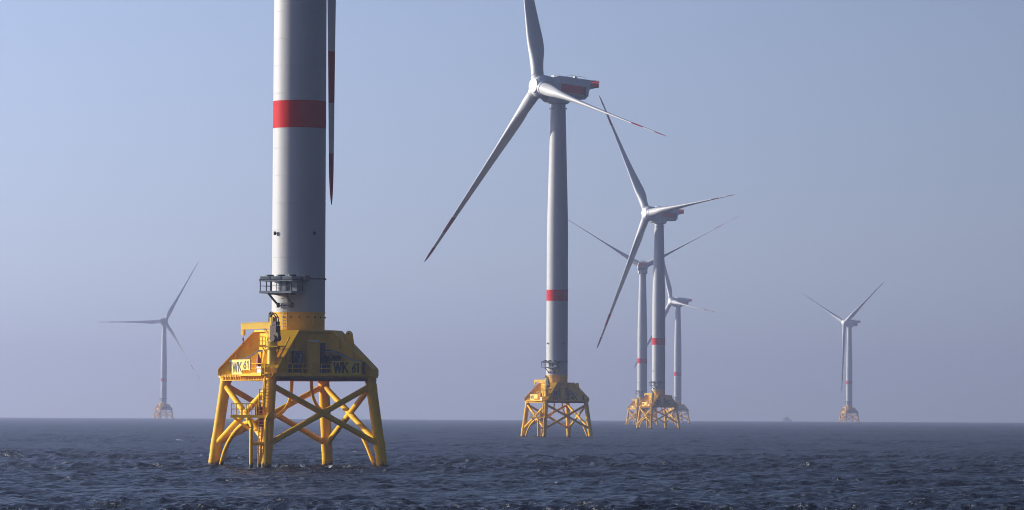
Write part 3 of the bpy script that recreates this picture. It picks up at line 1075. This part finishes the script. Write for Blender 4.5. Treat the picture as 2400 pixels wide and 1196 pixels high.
def build_nacelle(root):
    # nacelle frame: y towards the hub, z up
    mb = MB()
    half = [(0, 3.4), (2.25, 3.4), (2.95, 1.5), (2.95, -1.35), (2.3, -2.15), (0, -2.15)]
    prof = [(x, z) for x, z in half] + [(-x, z) for x, z in half[-2:0:-1]]
    n = len(prof)
    rear = [Vector((x * .97, -9.4 + (3.4 - z) * .28, z)) for x, z in prof]
    mid = [Vector((x, -7.6, z)) for x, z in prof]
    fr = [Vector((x, 1.6, z)) for x, z in prof]
    tip = [Vector((x * .86, 3.1, z * .80)) for x, z in prof]
    vs = rear + mid + fr + tip
    fs = [tuple(range(n))] + [(k * n + i, k * n + (i + 1) % n, (k + 1) * n + (i + 1) % n, (k + 1) * n + i) for k in range(3) for i in range(n)]
    fs += [tuple(reversed(range(3 * n, 4 * n)))]
    mb.add(vs, fs)
    Ty = Matrix.Rotation(-math.pi / 2, 4, 'X')
    mb.smooth_lathe([(2.9, 2.4), (3.15, 3.2), (3.1, 3.7)], 40, Ty)
    for x in (-1.4, 0, 1.4):
        mb.box((x, -1.5, 3.46), (.9, 2.2, .12))
    mb.box((0, -4.5, 3.5), (1.6, 2.4, .22))
    mb.box((.9, 1.0, 3.5), (1.4, 1.0, .25))
    nac = mb.build('nacelle', M['nacelle'], root)
    for s_ in (-1, 1):
        m2 = MB()
        m2.box((s_ * 2.96, -2.7, .05), (.05, 7.4, 2.3))
        m2.build('red_stripe', M['signal_red'], nac)
        m2 = MB()
        m2.box((s_ * 2.9, -6.95, .0), (.14, .95, 2.5))
        m2.build('side_vent', M['black'], nac)
    m2 = MB()
    m2.box((0, -8.75, -.5), (4.2, .3, 1.5))
    m2.build('rear_vent', M['dark'], nac)
    m2 = MB()
    m2.box((0, -10.6, 1.62), (4.9, 2.8, .14))
    m2.bar((-2, -8.9, .8), (-2, -11.2, 1.5), .15, .2)
    m2.bar((2, -8.9, .8), (2, -11.2, 1.5), .15, .2)
    hp = m2.build('hoist_platform', M['dark'], nac)
    m2 = MB()
    def panel(a, b):
        a, b = Vector(a), Vector(b)
        k = max(2, round((b - a).length / .62))
        for q in range(k):
            p0, p1 = a.lerp(b, q / k), a.lerp(b, (q + .86) / k)
            for z in (.28, .82, 1.36):
                m2.bar(p0 + Vector((0, 0, z)), p1 + Vector((0, 0, z)), .05, .42)
        m2.bar(a + Vector((0, 0, 1.72)), b + Vector((0, 0, 1.72)), .09, .09)
        for q in range(k + 1):
            p = a.lerp(b, q / k)
            m2.bar(p, p + Vector((0, 0, 1.7)), .08, .08)
    panel((-2.4, -9.25, 1.7), (-2.4, -12.0, 1.7))
    panel((2.4, -9.25, 1.7), (2.4, -12.0, 1.7))
    panel((-2.4, -12.0, 1.7), (2.4, -12.0, 1.7))
    m2.build('hoist_railing', M['signal_red'], nac)
    for x, y, h in ((-1.2, -5.4, 1.0), (1.2, -5.4, 1.0), (0, -7.0, .7)):
        m2 = MB()
        m2.tube((x, y, 3.35), (x, y, 3.4 + h), .07, n=8)
        m2.bar((x - .4, y, 3.35 + h), (x + .4, y, 3.35 + h), .07, .07)
        m2.tube((x + .35, y, 3.35 + h), (x + .35, y, 3.8 + h), .1, n=8)
        m2.build('weather_mast', M['steel'], nac)
    m2 = MB()
    m2.box((0, -5.4, 3.72), (.7, .7, .68))
    m2.box((0, -5.4, 4.08), (.8, .8, .05))
    m2.build('roof_box', M['steel'], nac)
    m2 = MB()
    m2.path([(-2.0, .8, 3.42), (-1.2, 1.2, 3.85), (0, 1.4, 3.9), (1.2, 1.2, 3.85), (2.0, .8, 3.42)], .05, 6)
    m2.path([(-2.1, -1.5, 3.42), (-2.1, -1.5, 3.95), (-2.1, -7.3, 3.95), (-2.1, -7.3, 3.42)], .04, 6, 3)
    m2.path([(2.1, -1.5, 3.42), (2.1, -1.5, 3.95), (2.1, -7.3, 3.95), (2.1, -7.3, 3.42)], .04, 6, 3)
    m2.build('roof_rail', M['steel'], nac)
    # yaw bearing housing under the nacelle (upright, so cancel the tilt)
    m2 = MB()
    U = Matrix.Rotation(-TILT, 4, 'X')
    m2.smooth_lathe([(2.12, -4.25), (2.6, -4.15), (2.9, -3.9), (2.95, -3.0), (2.95, -1.8)], 48, U)
    m2.lathe([(0.1, -4.2), (2.12, -4.2)], 48, U)
    half = [(-2.4, -1.9), (3.9, -1.9), (4.2, -2.9), (3.2, -3.7), (1.6, -4.0), (-2.2, -3.9), (-2.9, -2.9)]
    m2.prism([(y, z) for y, z in half], 4.8, Matrix.Rotation(math.pi / 2, 4, 'Z'))
    m2.build('yaw_housing', M['nacelle'], nac)
    return nac


def blade_mesh():
    mb = MB()
    st = [2.35, 3.5, 5, 6.5, 8, 9.5, 11.5, 14, 17, 20, 24, 28, 33, 38, 44, 49.9, 49.95, 55.75, 55.8, 61.6, 61.65, 64, 66, 67.1, 67.5]
    N = 28
    pitch = 90.0
    rows = []
    for r in st:
        c = np.interp(r, [2.35, 5, 8, 11, 14, 20, 24, 33, 44, 50, 58, 64, 66.5, 67.5], [3.5, 3.55, 4.15, 4.7, 4.7, 3.95, 3.4, 2.55, 1.85, 1.5, 1.2, .95, .6, .15])
        th = np.interp(r, [2.35, 5, 8, 11, 14, 20, 30, 45, 60, 67.5], [1, .98, .72, .5, .41, .33, .27, .22, .19, .18])
        bl = np.interp(r, [3.5, 10], [0, 1])
        tw = np.interp(r, [2.35, 9, 14, 24, 36, 50, 67.5], [19, 18, 15, 9.5, 5, 2, 0])
        bend = -1.6 * max(0, (r - 20) / 47.5) ** 2 * 0
        be = R(pitch + tw)
        le = Vector((-math.cos(be), math.sin(be), 0))
        nn = Vector((0, 0, 1)).cross(le)
        cone = math.tan(R(2.5)) * r
        ring = []
        for i in range(N):
            u = 2 * math.pi * i / N
            cx = 0.5 * (1 - math.cos(u))          # 0 at the leading edge, 1 at the trailing edge
            yt = 5 * th * (.2969 * math.sqrt(max(cx, 0)) - .126 * cx - .3516 * cx ** 2 + .2843 * cx ** 3 - .1036 * cx ** 4)
            sg = 1 if i <= N / 2 else -1
            a_x, a_y = (0.36 - cx) * c, sg * yt * c
            d = 3.5 / 2
            k_x, k_y = d * math.cos(u), d * math.sin(u)
            x, y = k_x * (1 - bl) + a_x * bl, k_y * (1 - bl) + a_y * bl
            p = le * x + nn * y + Vector((0, cone + bend, r))
            ring.append(p)
        rows.append(ring)
    for k in range(len(st) - 1):
        m = (st[k] + st[k + 1]) / 2
        mb.cur = 1 if (49.92 < m < 55.78 or m > 61.62) else 0
        mb.add(rows[k] + rows[k + 1], [(i, (i + 1) % N, N + (i + 1) % N, N + i) for i in range(N)], True)
    mb.cur = 0
    mb.add(rows[0], [tuple(range(N))])
    mb.cur = 1
    mb.add(rows[-1], [tuple(range(N))])
    me_o = mb.build('blade', [M['blade'], M['blade_red']], None, fix=False)
    import bmesh
    bm = bmesh.new()
    bm.from_mesh(me_o.data)
    bmesh.ops.remove_doubles(bm, verts=bm.verts, dist=0.002)
    bmesh.ops.recalc_face_normals(bm, faces=bm.faces)
    bm.to_mesh(me_o.data)
    bm.free()
    return me_o


def build_hub(root):
    Ty = Matrix.Rotation(-math.pi / 2, 4, 'X')
    mb = MB()
    mb.smooth_lathe([(2.6, -2.95), (3.2, -2.8), (3.3, -1.6), (3.25, -.3), (3.05, .7), (2.7, 1.35), (2.25, 1.75)], 48, Ty)
    mb.lathe([(2.25, 1.75), (1.9, 1.78)], 48, Ty)
    for k in range(3):
        T = Matrix.Rotation(k * 2 * math.pi / 3, 4, 'Y')
        mb.lathe([(1.98, 1.4), (2.0, 2.75), (1.94, 2.85), (1.6, 2.85)], 40, T)
    hub = mb.build('hub', M['nacelle'], root)
    m2 = MB()
    m2.smooth_lathe([(2.12, 1.74), (2.1, 1.95), (1.9, 2.03), (1.2, 2.1), (0.02, 2.13)], 48, Ty)
    m2.build('nose_cap', M['nose'], hub)
    for k in range(3):
        T = Matrix.Rotation(k * 2 * math.pi / 3, 4, 'Y')
        m2 = MB()
        m2.lathe([(1.82, 2.85), (1.82, 2.99), (1.6, 2.99)], 40, T)
        m2.build('root_seal', M['dark'], hub)
    b = blade_mesh()
    b.parent = hub
    for k in range(3):
        b.rotation_mode = 'ZYX'             # pitch first, then round the hub
        bb = b if k == 0 else b.copy()
        if k:
            col.objects.link(bb)
            bb.parent = hub
        bb.rotation_euler = (0, k * 2 * math.pi / 3, 0)
    return hub


def pose_rotor(nac, hub, yaw, psi):
    """yaw: compass of the rotor axis in the root frame (0 = +y, positive to +x); psi: rotor azimuth"""
    A = Matrix.Rotation(-yaw, 4, 'Z') @ Matrix.Rotation(TILT, 4, 'X')
    B = Matrix.Translation((0, 0, HUB_Z - HUB_Y * math.sin(TILT))) @ A
    nac.matrix_local = B
    hub.matrix_local = B @ Matrix.Translation((0, HUB_Y, 0)) @ Matrix.Rotation(psi, 4, 'Y')


GROUP = 'offshore wind turbines standing in the sea'
root0 = bpy.data.objects.new('wind_turbine', None)
root0.empty_display_size = 5
col.objects.link(root0)
build_jacket(root0)
frames = build_deck(root0)
build_transition(root0)
build_crane(root0)
build_landing(root0)
build_tower(root0)
build_nacelle(root0)
build_hub(root0)


def kids(o):
    return [c for c in bpy.data.objects if c.parent == o]


TREE = {root0: kids(root0)}
SUB = {p: kids(p) for p in TREE[root0]}


def copy_tree():
    r = root0.copy()
    col.objects.link(r)
    for p in TREE[root0]:
        c = p.copy()
        col.objects.link(c)
        c.parent = r
        for q in SUB[p]:
            d = q.copy()
            col.objects.link(d)
            d.parent = c
    return r


def lateral(px, d, z):
    """x of a point at range d and height z that appears in column px"""
    lo, hi = -d, d
    inv = CAM_M.inverted()
    for _ in range(60):
        m = (lo + hi) / 2
        p = inv @ Vector((m, d, z))
        if p.x / -p.z * FPX + 1200 < px:
            lo = m
        else:
            hi = m
    return lo


TURB = [
    # column of the shaft, height it is read at, px per metre, rotor yaw seen from the camera, rotor azimuth, label
    (701, 30, 21.0, 33, 184, 'largest and nearest wind turbine, shaft cut by the top edge, WK 61 on its deck'),
    (1306.5, 50, 8.48, 235, 15.2, 'wind turbine in the middle with white nose cap, one blade cut by the top edge'),
    (1544, 50, 5.20, 233, 35, 'wind turbine whose upper blade tip reaches behind the red striped tip of another'),
    (1505.5, 50, 3.84, 0, 62, 'hazy wind turbine seen from behind, close beside the left of the shaft before it'),
    (1588.5, 50, 2.95, 235, 22, 'faint wind turbine, smallest and rightmost of the group of three overlapping towers'),
    (1990.5, 50, 2.43, 228, 64, 'faraway hazy wind turbine alone on the right with one blade hanging straight down'),
    (384, 50, 2.38, 6, 28, 'faraway pale wind turbine alone on the left with one blade pointing level to the left'),
]
roots = [root0] + [copy_tree() for _ in TURB[1:]]
for (px, zr, s, yaw, psi, label), r in zip(TURB, roots):
    d = FPX / s
    x = lateral(px, d, zr)
    los = math.atan2(x, d)
    r.location = (x, d, sea_z(x, d) - (.55 if px == 1306.5 else .2))
    r.rotation_euler = (0, 0, R(-20) - los)
    nac = [c for c in r.children if c.name.startswith('nacelle')][0]
    hub = [c for c in r.children if c.name.startswith('hub')][0]
    pose_rotor(nac, hub, R(yaw) - R(20), R(psi))
    for bl in [c for c in hub.children if c.name.startswith('blade')]:
        bl.rotation_euler[2] = R({384: -28, 1588.5: 14}.get(px, 0))     # two machines hold their blades less feathered
    tag(r, label, 'wind turbine', GROUP)
for i, r in enumerate(roots):
    build_signs(r, frames, '61' if i == 0 else '')


# ------------------------------------------------------------------ the little ship on the horizon
def build_ship():
    px, d = 1843, 8800.0
    x = lateral(px, d, 0)
    root = bpy.data.objects.new('ship', None)
    col.objects.link(root)
    root.location = (x, d, sea_z(x, d))
    root.rotation_euler = (0, 0, R(14))
    mb = MB()
    secs = [(-22, 5.6, 3.4), (-10, 6.4, 3.6), (8, 6.4, 4.0), (17, 4.4, 4.9), (24, .3, 5.8)]
    vs, fs = [], []
    for y, w, h in secs:
        vs += [(-w, y, h), (-w * .8, y, -1.5), (w * .8, y, -1.5), (w, y, h)]
    for k in range(len(secs) - 1):
        for i in range(4):
            fs.append((k * 4 + i, k * 4 + (i + 1) % 4, (k + 1) * 4 + (i + 1) % 4, (k + 1) * 4 + i))
    fs += [(0, 1, 2, 3), (19, 18, 17, 16)]
    mb.add(vs, fs)
    mb.build('hull', M['hull'], root)
    mb = MB()
    mb.box((-.5, 4, 5.6), (10, 12, 3.6))
    mb.box((-4.6, 3, 7.6), (2.4, 5, 2.4))
    mb.box((2.4, 5, 7.9), (5.5, 7, 1.8))
    mb.build('wheelhouse', M['cabin'], root)
    mb = MB()
    mb.box((2.4, 1.45, 8.1), (4.6, .12, .7))
    mb.build('window', M['black'], root)
    mb = MB()
    mb.tube((.2, 5, 7.4), (.2, 5, 14.5), .3, .15, 8)
    mb.bar((-1.6, 5, 12.2), (2, 5, 12.2), .2, .2)
    mb.box((.2, 5, 13.2), (1.2, .4, .5))
    mb.build('mast', M['dark'], root)
    root.scale = (.95, .95, .95)
    tag(root, 'small dark ship far away on the hazy horizon, right of the group of turbines', 'ship')


build_ship()

# ------------------------------------------------------------------ sea haze: one even box of air round the whole scene
mb = MB()
HB = 13000.0
mb.box((0, 0, (175 - 14) / 2), (2 * HB, 2 * HB, 175 + 14))
hz = mb.build('haze', [], None)
hm = bpy.data.materials.new('haze_air')
hm.use_nodes = True
ht = hm.node_tree
ht.nodes.clear()
ho = ht.nodes.new('ShaderNodeOutputMaterial')
hv = ht.nodes.new('ShaderNodeVolumePrincipled')
hv.inputs['Color'].default_value = (*HAZE_COLOR, 1)
hv.inputs['Density'].default_value = HAZE_DENSITY
hv.inputs['Anisotropy'].default_value = HAZE_ANISO
ht.links.new(hv.outputs[0], ho.inputs['Volume'])
hz.data.materials.append(hm)
tag(hz, 'thin blue haze hanging over the sea', 'haze', kind='stuff')
